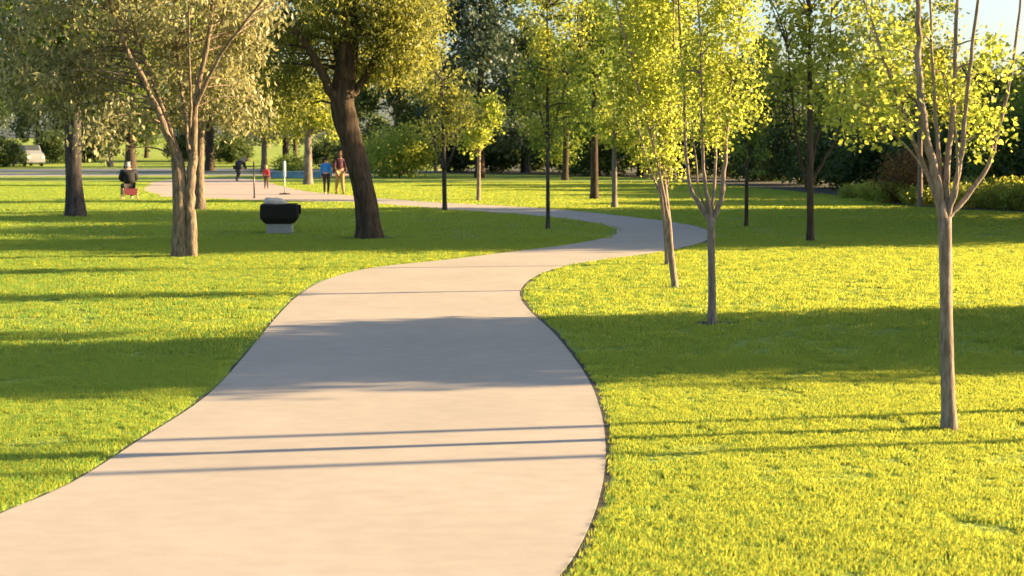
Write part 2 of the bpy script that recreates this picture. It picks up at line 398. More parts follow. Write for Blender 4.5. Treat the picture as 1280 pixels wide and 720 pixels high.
# ------------------------------------------------------------------ young trees of the avenue
Y0 = G(1187, 537)[1]; S_ = Y0/FPX
def lp(Y, pts, dys=None):
    dys = dys or [0]*len(pts)
    return [P(x, y, Y+d) for (x, y), d in zip(pts, dys)]
b = G(1187, 537); Y = b[1]
blN = [pb(1095, 150, 38, 34, Y, .25, 16, -.1), pb(1065, 120, 26, 24, Y, .2, 7), pb(1135, 90, 40, 60, Y, .3, 12, .2), pb(1228, 160, 28, 38, Y, .25, 16, .1),
       pb(1205, 110, 30, 40, Y, .3, 10, .2), pb(1240, 75, 26, 40, Y, .25, 10), pb(1100, 20, 50, 50, Y, .35, 8, .1), pb(1165, -130, 100, 90, Y, .5, 34), pb(1170, -250, 70, 80, Y, .4, 22)]
make_tree('young_tree', b, 'nearest young tree with a fan of thin stems and sunlit leaves at the right', 'young trees beside the path',
    (lp(Y, [(1187, 537), (1184, 450), (1182, 350), (1181, 272)]), [.047, .041, .038, .042]),
    [(lp(Y, [(1181, 280), (1168, 215), (1152, 130), (1147, 30), (1144, -110), (1140, -230)], [0, -.03, -.08, -.12, -.15, -.2]), .034, .008),
     (lp(Y, [(1182, 275), (1184, 210), (1192, 130), (1195, 40), (1200, -80), (1196, -240)], [0, .05, .1, .12, .15, .1]), .024, .006),
     (lp(Y, [(1183, 276), (1198, 215), (1207, 140), (1215, 60), (1230, -60), (1240, -170)], [0, -.04, -.1, -.2, -.25, -.3]), .022, .005),
     (lp(Y, [(1184, 272), (1207, 247), (1236, 205), (1251, 150), (1266, 80), (1278, -20), (1290, -120)], [0, .02, .05, .1, .12, .2, .25]), .02, .005),
     (lp(Y, [(1180, 275), (1162, 225), (1132, 150), (1100, 60), (1068, -40), (1050, -120)], [0, .05, .12, .2, .28, .3]), .018, .004),
     (lp(Y, [(1180, 268), (1172, 180), (1166, 90), (1162, -20), (1158, -160)], [0, .1, .2, .3, .35]), .018, .004),
     (lp(Y, [(1183, 262), (1196, 222), (1194, 160), (1178, 90)], [0, -.05, -.1, -.15]), .014, .004),
     (lp(Y, [(1181, 262), (1150, 205), (1120, 170), (1085, 140)], [0, -.05, -.1, -.15]), .010, .003)],
    blN, M['yellow'], M['bark_young'], per=42, cr=.07, L=.032, aspect=.7, seed=3, sides=12, rough=.05, twig=.5, twr=.0035)

b = G(890, 405); Y = b[1]
make_tree('young_tree', b, 'young tree with a candelabra fork under a bright yellow crown, second along the row', 'young trees beside the path',
    (lp(Y, [(890, 405), (890, 360), (889, 310), (889, 272)]), [.043, .038, .036, .039]),
    [(lp(Y, [(888, 276), (868, 245), (858, 205), (855, 120), (848, 0), (845, -100)], [0, .1, .15, .2, .2, .2]), .028, .006),
     (lp(Y, [(889, 272), (882, 235), (878, 180), (876, 70), (868, -90)], [0, -.1, -.15, -.2, -.2]), .026, .006),
     (lp(Y, [(889, 276), (902, 245), (907, 190), (914, 100), (930, 0), (940, -90)], [0, 0, .05, .1, .1, .1]), .032, .007),
     (lp(Y, [(889, 270), (893, 230), (896, 160), (902, 60), (905, -100)], [0, .15, .25, .3, .3]), .022, .006),
     (lp(Y, [(887, 270), (874, 240), (870, 200), (864, 150)], [0, -.1, -.2, -.25]), .015, .005)],
    [pb(902, 140, 42, 46, Y, .4, 40), pb(872, 100, 26, 60, Y, .3, 24), pb(905, 60, 44, 60, Y, .45, 60), pb(905, -30, 46, 60, Y, .45, 60), pb(905, -130, 36, 70, Y, .35, 36)],
    M['yellow'], M['bark_young'], per=42, cr=.12, L=.039, aspect=.7, seed=4, twig=.3, twr=.005)

b = G(843, 361); Y = b[1]
make_tree('young_tree', b, 'young tree with a tall cone of bright yellow leaves, third along the row', 'young trees beside the path',
    (lp(Y, [(844, 361), (839, 320), (835, 270), (829, 215), (822, 120), (822, 0), (822, -110)]), [.042, .040, .036, .031, .022, .014, .008]),
    [(lp(Y, [(836, 280), (827, 230), (808, 150), (790, 80), (772, 10), (765, -60)], [0, -.1, -.15, -.2, -.2, -.2]), .024, .006),
     (lp(Y, [(832, 240), (842, 180), (855, 90), (865, 0), (870, -80)], [0, .1, .2, .3, .3]), .022, .006),
     (lp(Y, [(828, 210), (836, 140), (842, 60), (842, -60)], [0, -.1, -.3, -.4]), .018, .005)],
    [pb(831, 185, 18, 34, Y, .2, 22), pb(826, 130, 36, 45, Y, .4, 50), pb(822, 70, 48, 50, Y, .5, 70), pb(822, 0, 54, 55, Y, .55, 80), pb(820, -80, 48, 60, Y, .5, 60), pb(818, -160, 30, 60, Y, .3, 30)],
    M['yellow'], M['bark_young'], per=42, cr=.15, L=.048, aspect=.68, seed=5, twig=.2, twr=.006)
b = G(835, 331); Y = b[1]
make_tree('young_tree', b, 'thin young tree just behind the tall yellow cone tree, its stem beside that trunk', 'young trees beside the path',
    (lp(Y, [(834, 331), (832, 290), (826, 240), (818, 180), (812, 60), (808, -40)]), [.036, .034, .03, .027, .02, .01]),
    [(lp(Y, [(828, 250), (806, 190), (790, 120), (782, 40)], [0, .1, .2, .2]), .02, .006), (lp(Y, [(824, 220), (838, 150), (848, 70), (850, 0)], [0, .2, .3, .4]), .02, .006)],
    [pb(802, 110, 28, 40, Y, .4, 34), pb(815, 40, 44, 60, Y, .6, 60), pb(815, -50, 40, 50, Y, .5, 40)],
    M['yellow2'], M['bark_young'], per=36, cr=.16, L=.10, aspect=.65, seed=6, twig=.2, twr=.007)

# saplings beyond the far bend of the path
def sapling(px, py, label, tw, toppx, top, blobs, mat, fork=None, seed=1, per=30, bark='bark_young', cr=None, L=None, twig=.3, lean=0, name='sapling', cat='tree', grp='saplings beyond the far bend'):
    b = G(px, py); Y = b[1]; k = Y/FPX
    limbs = []
    if fork:
        for (pts) in fork: limbs.append((lp(Y, pts, [0]+[random.Random(seed+i).uniform(-.5, .5) for i in range(len(pts)-1)]), tw*k*.32, tw*k*.08))
    return make_tree(name, b, label, grp,
        (lp(Y, [(px, py), (px+(toppx-px)*.3+lean, py+(top-py)*.33), (px+(toppx-px)*.6, py+(top-py)*.66), (toppx, top)]), [tw*k*.5, tw*k*.45, tw*k*.36, tw*k*.15]),
        limbs, [pb(*q[:4], Y, None, q[4]) for q in blobs], M[mat], M[bark], per=per, cr=cr or 6.5*k, L=L or 4.6*k, aspect=.65, seed=seed, twig=twig, twr=.6*k, sides=8)
sapling(556, 263, 'slender sapling with a dull olive crown forking above a dark stem', 6, 553, 100,
    [(557, 150, 34, 34, 30), (550, 105, 38, 36, 38), (580, 130, 22, 30, 16)], 'olive2', [[(555, 215), (566, 190), (575, 150)], [(555, 215), (545, 185), (535, 140)]], 21, bark='bark_slate')
sapling(598, 251, 'small sapling with a bright yellow ball crown on a straight thin stem', 5, 600, 125,
    [(602, 155, 30, 30, 46), (618, 140, 20, 24, 14), (590, 175, 16, 16, 12)], 'yellow', None, 22)
sapling(685, 286, 'tall slim sapling with a feathery crown, standing on the inside of the path bend', 5, 684, 10,
    [(683, 150, 30, 45, 22), (675, 90, 34, 50, 40), (700, 60, 40, 50, 34), (672, 20, 30, 50, 40), (720, 20, 28, 50, 24), (688, -60, 45, 60, 50), (650, 110, 14, 40, 10), (725, 130, 22, 40, 12)], 'yellow2', [[(685, 190), (700, 130), (725, 60)], [(685, 180), (668, 110), (655, 50)]], 23, per=26, bark='bark_slate')
sapling(768, 259, 'low sapling with a ragged yellow crown and bare side twig beside the dark trunk', 7, 768, 135,
    [(772, 165, 22, 26, 22), (798, 170, 18, 16, 12), (758, 145, 14, 18, 10), (800, 190, 10, 8, 4)], 'yellow', [[(768, 205), (782, 195), (800, 185)]], 24, bark='bark_grey')
sapling(933, 284, 'thin shaded sapling with a soft green crown on the dark lawn', 5, 934, 90,
    [(934, 190, 22, 34, 14), (934, 140, 28, 40, 26), (936, 90, 24, 40, 22)], 'green', None, 25, per=30, bark='bark_dark')
sapling(1013, 302, 'dark stemmed young tree with an airy dull green crown standing in the shaded lawn', 9, 1012, 20,
    [(1010, 90, 40, 55, 40), (1040, 60, 40, 55, 30), (985, 60, 32, 60, 26), (1012, -10, 60, 60, 60), (1012, -100, 48, 60, 50), (1046, 140, 18, 22, 8)], 'yellow2',
    [[(1012, 235), (1030, 200), (1046, 170), (1056, 120)], [(1012, 240), (1000, 200), (992, 140), (985, 60)], [(1012, 215), (1024, 160), (1035, 80), (1040, 0)]], 26, per=22, cr=.17, L=.10, bark='bark_dark')

# ------------------------------------------------------------------ big trees on the left
b = G(232, 321); Y = b[1]
LB = [(lp(Y, [(222, 205), (208, 165), (180, 100), (150, 42), (128, -40), (110, -130)], [0, -.1, -.2, -.4, -.6, -.8]), .07, .014),
      (lp(Y, [(226, 200), (205, 140), (183, 80), (160, 0), (148, -90)], [0, .2, .4, .6, .8]), .05, .012),
      (lp(Y, [(242, 200), (246, 120), (262, 35), (270, -50), (275, -150)], [0, -.2, -.3, -.4, -.5]), .06, .014),
      (lp(Y, [(246, 130), (275, 70), (312, 20), (350, -30), (380, -90)], [-.2, -.4, -.6, -.8, -.9]), .035, .01),
      (lp(Y, [(236, 190), (228, 120), (221, 60), (216, -60)], [0, .4, .8, 1.1]), .035, .01),
      (lp(Y, [(238, 180), (238, 110), (236, 40), (240, -80)], [0, -.5, -.9, -1.2]), .03, .01)]
make_tree('willow_tree', b, 'olive leaved tree with pale twin trunk and limbs spreading upward on the left', 'large shade trees on the left lawn',
    (lp(Y, [(228, 322), (226, 290), (225, 245), (222, 198)]), [.15, .135, .125, .105]),
    [(lp(Y, [(240, 322), (239, 280), (238, 240), (240, 190)], [-.08, -.04, 0, 0]), .098, .075)] + LB,
    [pb(140, 150, 34, 40, Y, .7, 26, -.2), pb(118, 100, 46, 50, Y, .7, 34, .7), pb(60, 110, 45, 55, Y, .9, 30, .2), pb(175, 50, 60, 50, Y, .8, 44, 1.3), pb(300, 110, 40, 60, Y, .8, 34, .8), pb(270, 60, 60, 60, Y, .8, 44, 1.1), pb(320, 20, 40, 50, Y, .8, 26, .5),
     pb(215, 120, 45, 45, Y, 1.0, 34, .8), pb(20, 70, 45, 70, Y, .9, 45, .2), pb(225, -20, 110, 60, Y, 1.6, 110), pb(100, -30, 90, 70, Y, 1.3, 90), pb(220, -150, 150, 90, Y, 2, 120)],
    M['olive'], M['bark_pale'], per=32, cr=.17, L=.115, aspect=.45, droop=.9, seed=31, sides=16, rough=.05, twig=.35, twr=.008)

b = G(462, 298); Y = b[1]
make_tree('shade_tree', b, 'dark leaning trunk with a dense fine olive crown, the tree right beside the path', 'large shade trees on the left lawn',
    (lp(Y, [(463, 298), (458, 255), (446, 205), (436, 165), (428, 125), (436, 60), (440, -40)]), [.24, .215, .22, .225, .24, .2, .12]),
    [(lp(Y, [(434, 140), (412, 112), (396, 78), (378, 50), (350, 0)], [0, -.2, -.4, -.6, -.9]), .12, .04),
     (lp(Y, [(434, 125), (455, 100), (475, 55), (500, 0)], [0, .1, .3, .6]), .1, .03), (lp(Y, [(432, 110), (420, 60), (405, 0), (390, -60)], [0, .6, 1, 1.5]), .09, .03),
     (lp(Y, [(434, 112), (428, 80), (432, 30), (420, -30)], [0, -.3, -.5, -.6]), .09, .03)],
    [pb(425, 10, 90, 50, Y, 1.6, 170), pb(420, 60, 70, 34, Y, .7, 70, 1.3), pb(505, 40, 46, 50, Y, 1.2, 130), pb(485, 85, 42, 22, Y, .9, 46, .8), pb(345, 60, 50, 50, Y, 1.2, 90, .6), pb(325, 125, 40, 36, Y, .9, 40, 1.2), pb(375, 115, 34, 26, Y, .7, 24, 1.5), pb(515, 0, 40, 50, Y, 1.2, 80), pb(420, -60, 130, 80, Y, 2.2, 190), pb(420, -170, 90, 80, Y, 1.8, 100)],
    M['olive2'], M['bark_dark'], per=44, cr=.2, L=.10, aspect=.42, droop=.6, seed=32, sides=16, rough=.1, twig=.15, twr=.012)

b = G(93, 271); Y = b[1]
make_tree('shade_tree', b, 'straight thick grey trunk under a dark heavy crown, leftmost of the large lawn trees', 'large shade trees on the left lawn',
    (lp(Y, [(94, 271), (92, 220), (92, 150), (93, 90), (92, 20), (90, -60)]), [.235, .21, .20, .21, .18, .1]),
    [(lp(Y, [(93, 95), (70, 50), (30, 0), (0, -60)], [0, -.3, -.6, -1]), .13, .04), (lp(Y, [(93, 90), (120, 40), (160, -10), (200, -70)], [0, .4, .8, 1]), .12, .04), (lp(Y, [(92, 110), (104, 70), (112, 0)], [0, -.6, -1]), .1, .04)],
    [pb(90, 50, 100, 40, Y, 2.2, 130), pb(30, 90, 50, 45, Y, 1.6, 60), pb(150, 80, 50, 40, Y, 1.6, 60), pb(60, -20, 140, 70, Y, 3, 200), pb(190, -10, 80, 60, Y, 2.4, 90), pb(-30, 50, 50, 80, Y, 2, 60), pb(80, -130, 120, 90, Y, 2.5, 120)],
    M['green'], M['bark_slate'], per=42, cr=.3, L=.15, aspect=.5, droop=.6, seed=33, sides=14, rough=.08, twig=.1, twr=.02)

b = G(250, 262); Y = b[1]
make_tree('shade_tree', b, 'thin pale trunk showing just right of the twin trunk, further back', 'large shade trees on the left lawn',
    (lp(Y, [(250, 262), (249, 220), (250, 170), (254, 100), (255, 20)]), [.16, .15, .14, .12, .07]),
    [(lp(Y, [(252, 120), (275, 70), (300, 20)], [0, .5, 1]), .07, .03), (lp(Y, [(252, 130), (232, 80), (215, 20)], [0, -.5, -1]), .07, .03)],
    [pb(262, 60, 75, 60, Y, 2.2, 130), pb(310, 110, 40, 45, Y, 1.5, 45), pb(260, -40, 90, 70, Y, 2.5, 120)],
    M['olive2'], M['bark_pale'], per=40, cr=.34, L=.17, aspect=.5, droop=.6, seed=34, twig=.1, twr=.02)

# far park trees with visible trunks (pixel base, trunk width, crown)
def park_tree(px, py, tw, top, blobs, mat, bark, label, seed, Y=None, per=34, grp='park trees beyond the plaza', name='park_tree', lean=0, cr=None, L=None):
    Y = Y or G(px, py)[1]; b3 = P(px, py, Y); k = Y/FPX
    return make_tree(name, (b3.x, b3.y), label, grp,
        ([P(px, py, Y), P(px+lean*.4, py+(top-py)*.33, Y), P(px+lean*.7, py+(top-py)*.66, Y), P(px+lean, top, Y)], [tw*k*.5, tw*k*.45, tw*k*.42, tw*k*.25]),
        [([P(px+lean, top+20, Y), P(px+lean+(q[0]-px)*.5, (top+q[1])/2, Y+.5), P(q[0], q[1], Y+1)], tw*k*.25, tw*k*.08) for q in blobs[:4]],
        [pb(*q[:4], Y, None, q[4]) for q in blobs], M[mat], M[bark], per=per, cr=cr or 7*k, L=L or 5*k, aspect=.6, seed=seed, twig=.06, twr=.5*k, z0=b3.z, sides=9)
park_tree(262, 214, 12, 140, [(262, 110, 45, 45, 60), (290, 140, 30, 30, 24), (240, 130, 30, 35, 20)], 'olive2', 'bark_dark', 'dark trunk of a far tree between the pale trunk and the crouching figure', 41)
park_tree(385, 231, 11, 150, [(390, 120, 40, 30, 60), (372, 150, 26, 22, 26), (410, 155, 20, 24, 20)], 'yellow2', 'bark_grey', 'sturdy grey trunk with sunny yellow foliage standing left of the couple', 42)
park_tree(357, 214, 9, 150, [(352, 130, 34, 30, 40), (345, 160, 22, 18, 16)], 'yellow', 'bark_dark', 'darker narrow trunk with golden leaves behind the pale post', 43)
park_tree(330, 216, 8, 165, [(325, 140, 26, 28, 26), (330, 168, 16, 12, 10)], 'olive', 'bark_pale', 'light brown trunk rising behind the child in red', 44)
park_tree(138, 211, 7, 150, [(138, 130, 30, 34, 40), (120, 110, 24, 30, 20)], 'green', 'bark_grey', 'thin grey green trunk at the edge of the far lit lawn on the left', 45)
park_tree(163, 212, 14, 165, [(163, 140, 40, 34, 50), (180, 165, 22, 18, 14), (146, 160, 20, 22, 14)], 'dark', 'bark_dark', 'short dark trunk directly behind the seated person', 46)
park_tree(743, 249, 10, 90, [(745, 90, 42, 60, 70), (760, 40, 40, 60, 60), (735, -10, 60, 60, 60), (740, 150, 26, 24, 14)], 'green', 'bark_dark', 'stout dark trunk on the shaded lawn under a deep green crown', 47, per=36)
park_tree(658, 216, 9, 120, [(655, 90, 50, 50, 60), (640, 120, 34, 30, 24)], 'green', 'bark_grey', 'grey trunk at the edge of the dark wood behind the tall slim sapling', 48)
park_tree(546, 214, 6, 150, [(540, 130, 34, 34, 44), (525, 160, 24, 22, 20)], 'yellow2', 'bark_pale', 'pale bent little trunk at the wood edge left of the olive sapling', 49, lean=-10)
park_tree(1150, 259, 7, 120, [(1120, 90, 60, 55, 70), (1080, 60, 50, 60, 60), (1160, 60, 55, 55, 50), (1070, 120, 30, 34, 20), (1110, 0, 80, 55, 80), (1190, 130, 40, 40, 30)], 'yellow2', 'bark_young', 'bushy yellow green tree rising behind the nearest young tree', 50, per=32)

# ------------------------------------------------------------------ the wood behind
def proto(name, label, blobs, mat, bark, H, per, cr, L, seed, loc):
    root = make_tree(name, (0, 0), label, 'tall trees of the dark wood behind the lawn',
        ([(0, 0, 0), (.1, 0, H*.3), (-.1, .1, H*.6), (0, 0, H*.92)], [H*.022, H*.019, H*.014, H*.004]),
        [([(0, 0, H*.25+i*H*.08), (math.cos(i*2.4)*H*.1, math.sin(i*2.4)*H*.1, H*.36+i*H*.07), (math.cos(i*2.4)*H*.2, math.sin(i*2.4)*H*.2, H*.42+i*H*.075)], H*.007, H*.002) for i in range(6)],
        blobs, M[mat], M[bark], per=per, cr=cr, L=L, aspect=.6, seed=seed, twig=.12, twr=.015, sides=8)
    root.location = loc; return root
rr = random.Random(77)
def blobs_for(H, Wd, z0, n, seed):
    q = random.Random(seed); out = [((0, 0, H*.62), (Wd*.42, Wd*.42, H*.34), int(n*.3))]
    for i in range(9):
        a = i*2.4+q.random(); z = z0+(H-z0)*(.12+.8*i/9); r = Wd*.5*math.sin(math.pi*min(.95, .25+.7*i/9))*.75
        out.append(((math.cos(a)*r, math.sin(a)*r, z), (Wd*.2, Wd*.2, H*.11), int(n*.078)))
    return out
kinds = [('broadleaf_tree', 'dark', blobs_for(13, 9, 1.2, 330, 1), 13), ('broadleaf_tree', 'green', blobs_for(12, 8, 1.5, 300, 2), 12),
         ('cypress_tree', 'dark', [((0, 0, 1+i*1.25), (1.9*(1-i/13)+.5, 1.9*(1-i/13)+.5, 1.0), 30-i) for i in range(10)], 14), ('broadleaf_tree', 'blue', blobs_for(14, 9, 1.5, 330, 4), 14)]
kd = {0: 'dark leafy', 1: 'mid green leafy', 2: 'narrow dark evergreen', 3: 'blue green leafy'}
# px of the trunk, distance, kind, scale, label
wood = [(600, 92, 3, .95, 'blue green tree of the wood between the leaning tree and the slim sapling'),
        (500, 108, 0, .9, 'dark leafy crown behind the leaning tree trunk on its right side'),
        (560, 118, 1, .8, 'mid green leafy tree at the wood edge behind the olive sapling'),
        (655, 112, 0, .95, 'dark leafy tree behind the slim sapling'),
        (706, 84, 1, .72, 'mid green tree in the wood just left of the dark trunk'),
        (745, 96, 2, .9, 'narrow dark evergreen in the wood behind the low ragged sapling'),
        (800, 96, 1, .85, 'mid green leafy tree behind the left edge of the yellow cone tree'),
        (850, 100, 1, .85, 'mid green tree in the wood behind the yellow cone trees'),
        (905, 92, 0, .62, 'dark leafy tree behind the candelabra young tree'),
        (955, 80, 2, .62, 'narrow dark evergreen in the wood behind the thin shaded sapling'),
        (1000, 74, 0, .52, 'dark leafy tree behind the airy dark stemmed tree'),
        (1055, 70, 1, .5, 'mid green tree in the wood right of the airy dark stemmed tree'),
        (1110, 64, 0, .40, 'dark low tree behind the red brown shrub'),
        (1165, 66, 2, .50, 'narrow evergreen standing behind the nearest young tree'),
        (1215, 58, 0, .44, 'dark rounded tree against the bright sky at the upper right'),
        (1275, 62, 1, .50, 'mid green tree at the far right edge of the wood'),
        (1330, 66, 0, .6, 'dark tree just past the right edge of the wood'),
        (-30, 150, 0, .9, 'dark tree far off at the left edge behind the pale van'),
        (50, 165, 0, 1.0, 'dark leafy tree far behind the pale van'),
        (115, 170, 0, 1.05, 'dark leafy tree beyond the far road left of the pale green trunk'),
        (185, 175, 1, 1.0, 'mid green tree beyond the far lit lawn'),
        (250, 165, 0, 1.0, 'dark leafy tree beyond the road behind the thin pale trunk'),
        (310, 160, 1, .95, 'mid green tree beyond the road behind the thin dark post'),
        (370, 160, 3, .85, 'blue green tree beyond the road behind the sturdy grey trunk'),
        (435, 140, 0, .85, 'dark leafy tree beyond the road behind the couple')]
protos = {}
for i, (px, Yd, k, sc, lab) in enumerate(wood):
    x = (px-640)*Yd/FPX; z = terr(x, Yd)
    if k not in protos:
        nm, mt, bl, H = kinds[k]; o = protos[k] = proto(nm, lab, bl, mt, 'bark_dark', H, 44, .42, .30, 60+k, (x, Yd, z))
    else: o = copy_tree(protos[k])
    o['label'] = lab; o.location = (x, Yd, z); o.scale = (sc, sc, sc); o.rotation_euler = (0, 0, rr.random()*6.28)

# shrubs: understorey at the foot of the wood and the sunlit bed on the right
def shrub(name, label, group, w_, h_, mat, seed, n=60, L=.12):
    return make_tree(name, (0, 0), label, group, ([(0, 0, 0), (.03, 0, h_*.3), (0, .03, h_*.6)], [.04, .03, .015]),
        [([(0, 0, .05), (math.cos(i*1.7)*w_*.2, math.sin(i*1.7)*w_*.2, h_*.35), (math.cos(i*1.7)*w_*.33, math.sin(i*1.7)*w_*.33, h_*.62)], .02, .006) for i in range(5)],
        [((0, 0, h_*.5), (w_*.5, w_*.5, h_*.45), n), ((w_*.2, .1, h_*.35), (w_*.36, w_*.4, h_*.3), n//3), ((-w_*.22, 0, h_*.3), (w_*.33, w_*.4, h_*.28), n//3)],
        M[mat], M['bark_dark'], per=40, cr=.16*h_**.5, L=L, seed=seed, cat='shrub', sides=6, twig=.1, twr=.008)
under = [(575, 116, 1.0), (620, 113, 1.1), (668, 118, 1.15), (715, 106, 1.1), (765, 112, 1.15), (815, 106, 1.1), (865, 98, 1.1), (915, 88, 1.0), (962, 80, .95), (1008, 72, .9), (1052, 66, .85), (1095, 60, .8), (1290, 50, .75), (1320, 48, .8),
         (1180, 56, .75), (1240, 53, .75), (10, 136, .7), (75, 150, .9), (-25, 134, 1.0), (105, 156, .9), (235, 160, .9), (290, 150, .8), (415, 128, .8), (450, 124, .8)]
where = ['behind the olive sapling', 'behind the small ball crowned sapling', 'behind the slim sapling', 'just left of the stout dark trunk', 'behind the low ragged sapling', 'behind the yellow cone tree',
         'behind the candelabra young tree', 'left of the thin shaded sapling', 'right of the thin shaded sapling', 'behind the airy dark stemmed tree', 'right of the airy dark stemmed tree', 'left of the red brown shrub', 'at the right edge behind the sunlit bed', 'past the right edge of the bed',
         'behind the nearest young tree', 'behind the sunlit shrub bed', 'hiding the left end of the pale van', 'right of the pale van', 'at the far left edge of the park', 'beyond the road left of the pale green trunk', 'behind the twin trunk tree', 'behind the dark trunk beyond the plaza', 'behind the man and child couple', 'behind the leaning trunk']
where[-2] = 'behind the blue jacket walker'
pro = None
for i, (px, Yd, sc) in enumerate(under):
    x = (px-640)*Yd/FPX; z = terr(x, Yd); lab = 'dark green bush ' + where[i]
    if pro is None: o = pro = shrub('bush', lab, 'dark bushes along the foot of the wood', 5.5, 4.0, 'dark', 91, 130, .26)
    else: o = copy_tree(pro)
    o['label'] = lab; o.location = (x, Yd, z); o.scale = (sc, sc, sc); o.rotation_euler = (0, 0, rr.random()*6.28)
bed = [(1068, 52, .75, 'dull green low shrub at the left end of the bed'), (1092, 49.5, .95, 'low shrub in the bed left of the nearest young tree'), (1122, 47, 1.0, 'low shrub in the bed just behind the nearest young tree stem, left side'), (1150, 45.5, .9, 'low shrub directly behind the fork of the nearest young tree'),
       (1196, 44, 1.0, 'low sunlit shrub in the bed right of the nearest young tree'), (1226, 43, 1.05, 'sunlit shrub in the middle of the bed right of the nearest young tree'), (1256, 42, 1.05, 'sunlit yellow shrub near the right edge of the picture'), (1286, 41, 1.1, 'sunlit shrub cut by the right edge of the picture'), (1210, 46.5, 1.2, 'back row shrub in the sunlit bed'), (1270, 45, 1.25, 'taller back row shrub near the right edge')]
pro = None
for i, (px, Yd, sc, lab) in enumerate(bed):
    x = (px-640)*Yd/FPX
    if pro is None: o = pro = shrub('low_shrub', lab, 'low shrubs of the bed on the right', 1.5, .75, 'yellow2', 92, 46, .09)
    else: o = copy_tree(pro)
    o['label'] = lab; o.location = (x, Yd, 0); o.scale = (sc, sc, sc); o.rotation_euler = (0, 0, rr.random()*6.28)
o = shrub('red_shrub', 'red brown leaved shrub glowing behind the nearest young tree', None, 2.2, 1.9, 'red', 93, 60, .1); o.location = ((1137-640)*47/FPX, 47, 0)
o = shrub('yellow_shrub', 'rounded yellow green shrub sunlit just right of the leaning trunk', None, 4.2, 3.6, 'yellow', 94, 130, .2); o.location = ((500-640)*92/FPX, 92, 0)
o = shrub('hazel_bush', 'soft green bush with drooping branches at the right edge above the bed', None, 3.6, 4.6, 'green', 95, 150, .14); o.location = ((1278-640)*49/FPX, 49, 0)
o = shrub('round_bush', 'small green bush behind the pale blue wall', None, 2.6, 1.6, 'green', 96, 50, .13); o.location = ((365-640)*97/FPX, 97, 0)

# ------------------------------------------------------------------ trees past the right edge of the view: they throw the long shade bands
def side_tree(x, y, label, H, Wd, z0, mat, seed, n=170, per=60, cr=.35, L=.22):
    return make_tree('shade_tree', (x, y), label, 'shade trees standing past the right side of the lawn',
        ([(x, y, 0), (x+.05, y, H*.3), (x-.05, y, H*.6), (x, y, H*.9)], [H*.02, H*.018, H*.012, H*.004]),
        [([(x, y, H*.2+i*H*.08), (x+math.cos(i*2.4)*Wd*.2, y+math.sin(i*2.4)*Wd*.2, H*.3+i*H*.08), (x+math.cos(i*2.4)*Wd*.36, y+math.sin(i*2.4)*Wd*.36, H*.36+i*H*.08)], H*.007, H*.002) for i in range(6)],
        [((x, y, (z0+H)/2), (Wd*.5, Wd*.46, (H-z0)*.5), n), ((x, y, z0+(H-z0)*.3), (Wd*.5, Wd*.46, (H-z0)*.28), n//2), ((x, y, z0+(H-z0)*.75), (Wd*.42, Wd*.42, (H-z0)*.25), n//2)],
        M[mat], M['bark_dark'], per=per, cr=cr, L=L, seed=seed, twig=.08, twr=.012)
side_tree(10.0, 13.75, 'dense low crowned tree past the right edge, shading the path in front', 7.0, 3.3, .3, 'green', 71, cr=.2, L=.16)
side_tree(15.5, 14.5, 'second dense tree past the right edge behind the first in the same line', 8.8, 3.4, .4, 'green', 72, cr=.2, L=.16)
side_tree(8.9, 15.35, 'small dense tree past the right edge, lowest of the shade trees', 3.6, 2.0, .1, 'green', 76, 90, 60, .18, .14)
side_tree(25, 50, 'far shade tree past the right edge behind the hazel bush', 6.5, 6.4, .4, 'green', 77, 160, 60, .5, .3)
side_tree(27, 57, 'far shade tree past the right edge at the side of the wood', 6.8, 6.6, .4, 'green', 78, 160, 60, .5, .3)
side_tree(30, 65, 'farthest shade tree past the right edge beside the wood', 7.5, 7, .4, 'green', 79, 160, 60, .5, .3)
side_tree(16.3, 30.4, 'broad tree past the right edge shading the path bend', 7.8, 6.6, .8, 'green', 73, 300, 90, .45, .2)
side_tree(17.6, 35.6, 'broad tree past the right edge beside the shrub bed', 8.8, 7.2, .8, 'green', 74, 300, 80, .5, .24)
side_tree(19.6, 41.5, 'broad tree past the right edge beyond the shrub bed', 10.5, 6.6, .8, 'green', 75, 300, 80, .5, .26)

# ------------------------------------------------------------------ unseen lampposts added past the right edge to cast thin shadows across the path
M['lamp_paint'] = plain('lamp_paint', (.03, .035, .035), .4); M['lamp_glass'] = plain('lamp_glass', (.75, .74, .7), .3)
def lathe(name, prof, mat, parent, seg=20, smooth=True):
    V, F = [], []
    for (r, z) in prof:
        for s in range(seg): V.append((r*math.cos(2*math.pi*s/seg), r*math.sin(2*math.pi*s/seg), z))
    for i in range(len(prof)-1):
        for s in range(seg):
            a = i*seg+s; b2 = i*seg+(s+1) % seg; F.append((a, b2, b2+seg, a+seg))
    F.append(tuple(range(seg))[::-1]); F.append(tuple((len(prof)-1)*seg+s for s in range(seg)))
    return mesh_obj(name, V, F, mat, parent, smooth)
def shadow_post(x, y, lab):
    t = empty('street_lamp', (x, y, 0)); tag(t, lab, 'lamp', 'lamp posts past the right edge')
    lathe('pole', [(.11, 0), (.11, .12), (.06, .2), (.045, .5), (.035, 4.6)], M['lamp_paint'], t)
    lathe('lamp_shade', [(.04, 4.6), (.2, 4.9), (.24, 5.0), (.08, 5.15), (.02, 5.2)], M['lamp_paint'], t); lathe('bulb', [(.02, 4.62), (.1, 4.75), (.1, 4.88)], M['lamp_glass'], t)
    return t
shadow_post(7.2, 10.0, 'dark lamp post past the right edge, the farther one'); shadow_post(8.6, 9.35, 'dark lamp post past the right edge, the nearer one')

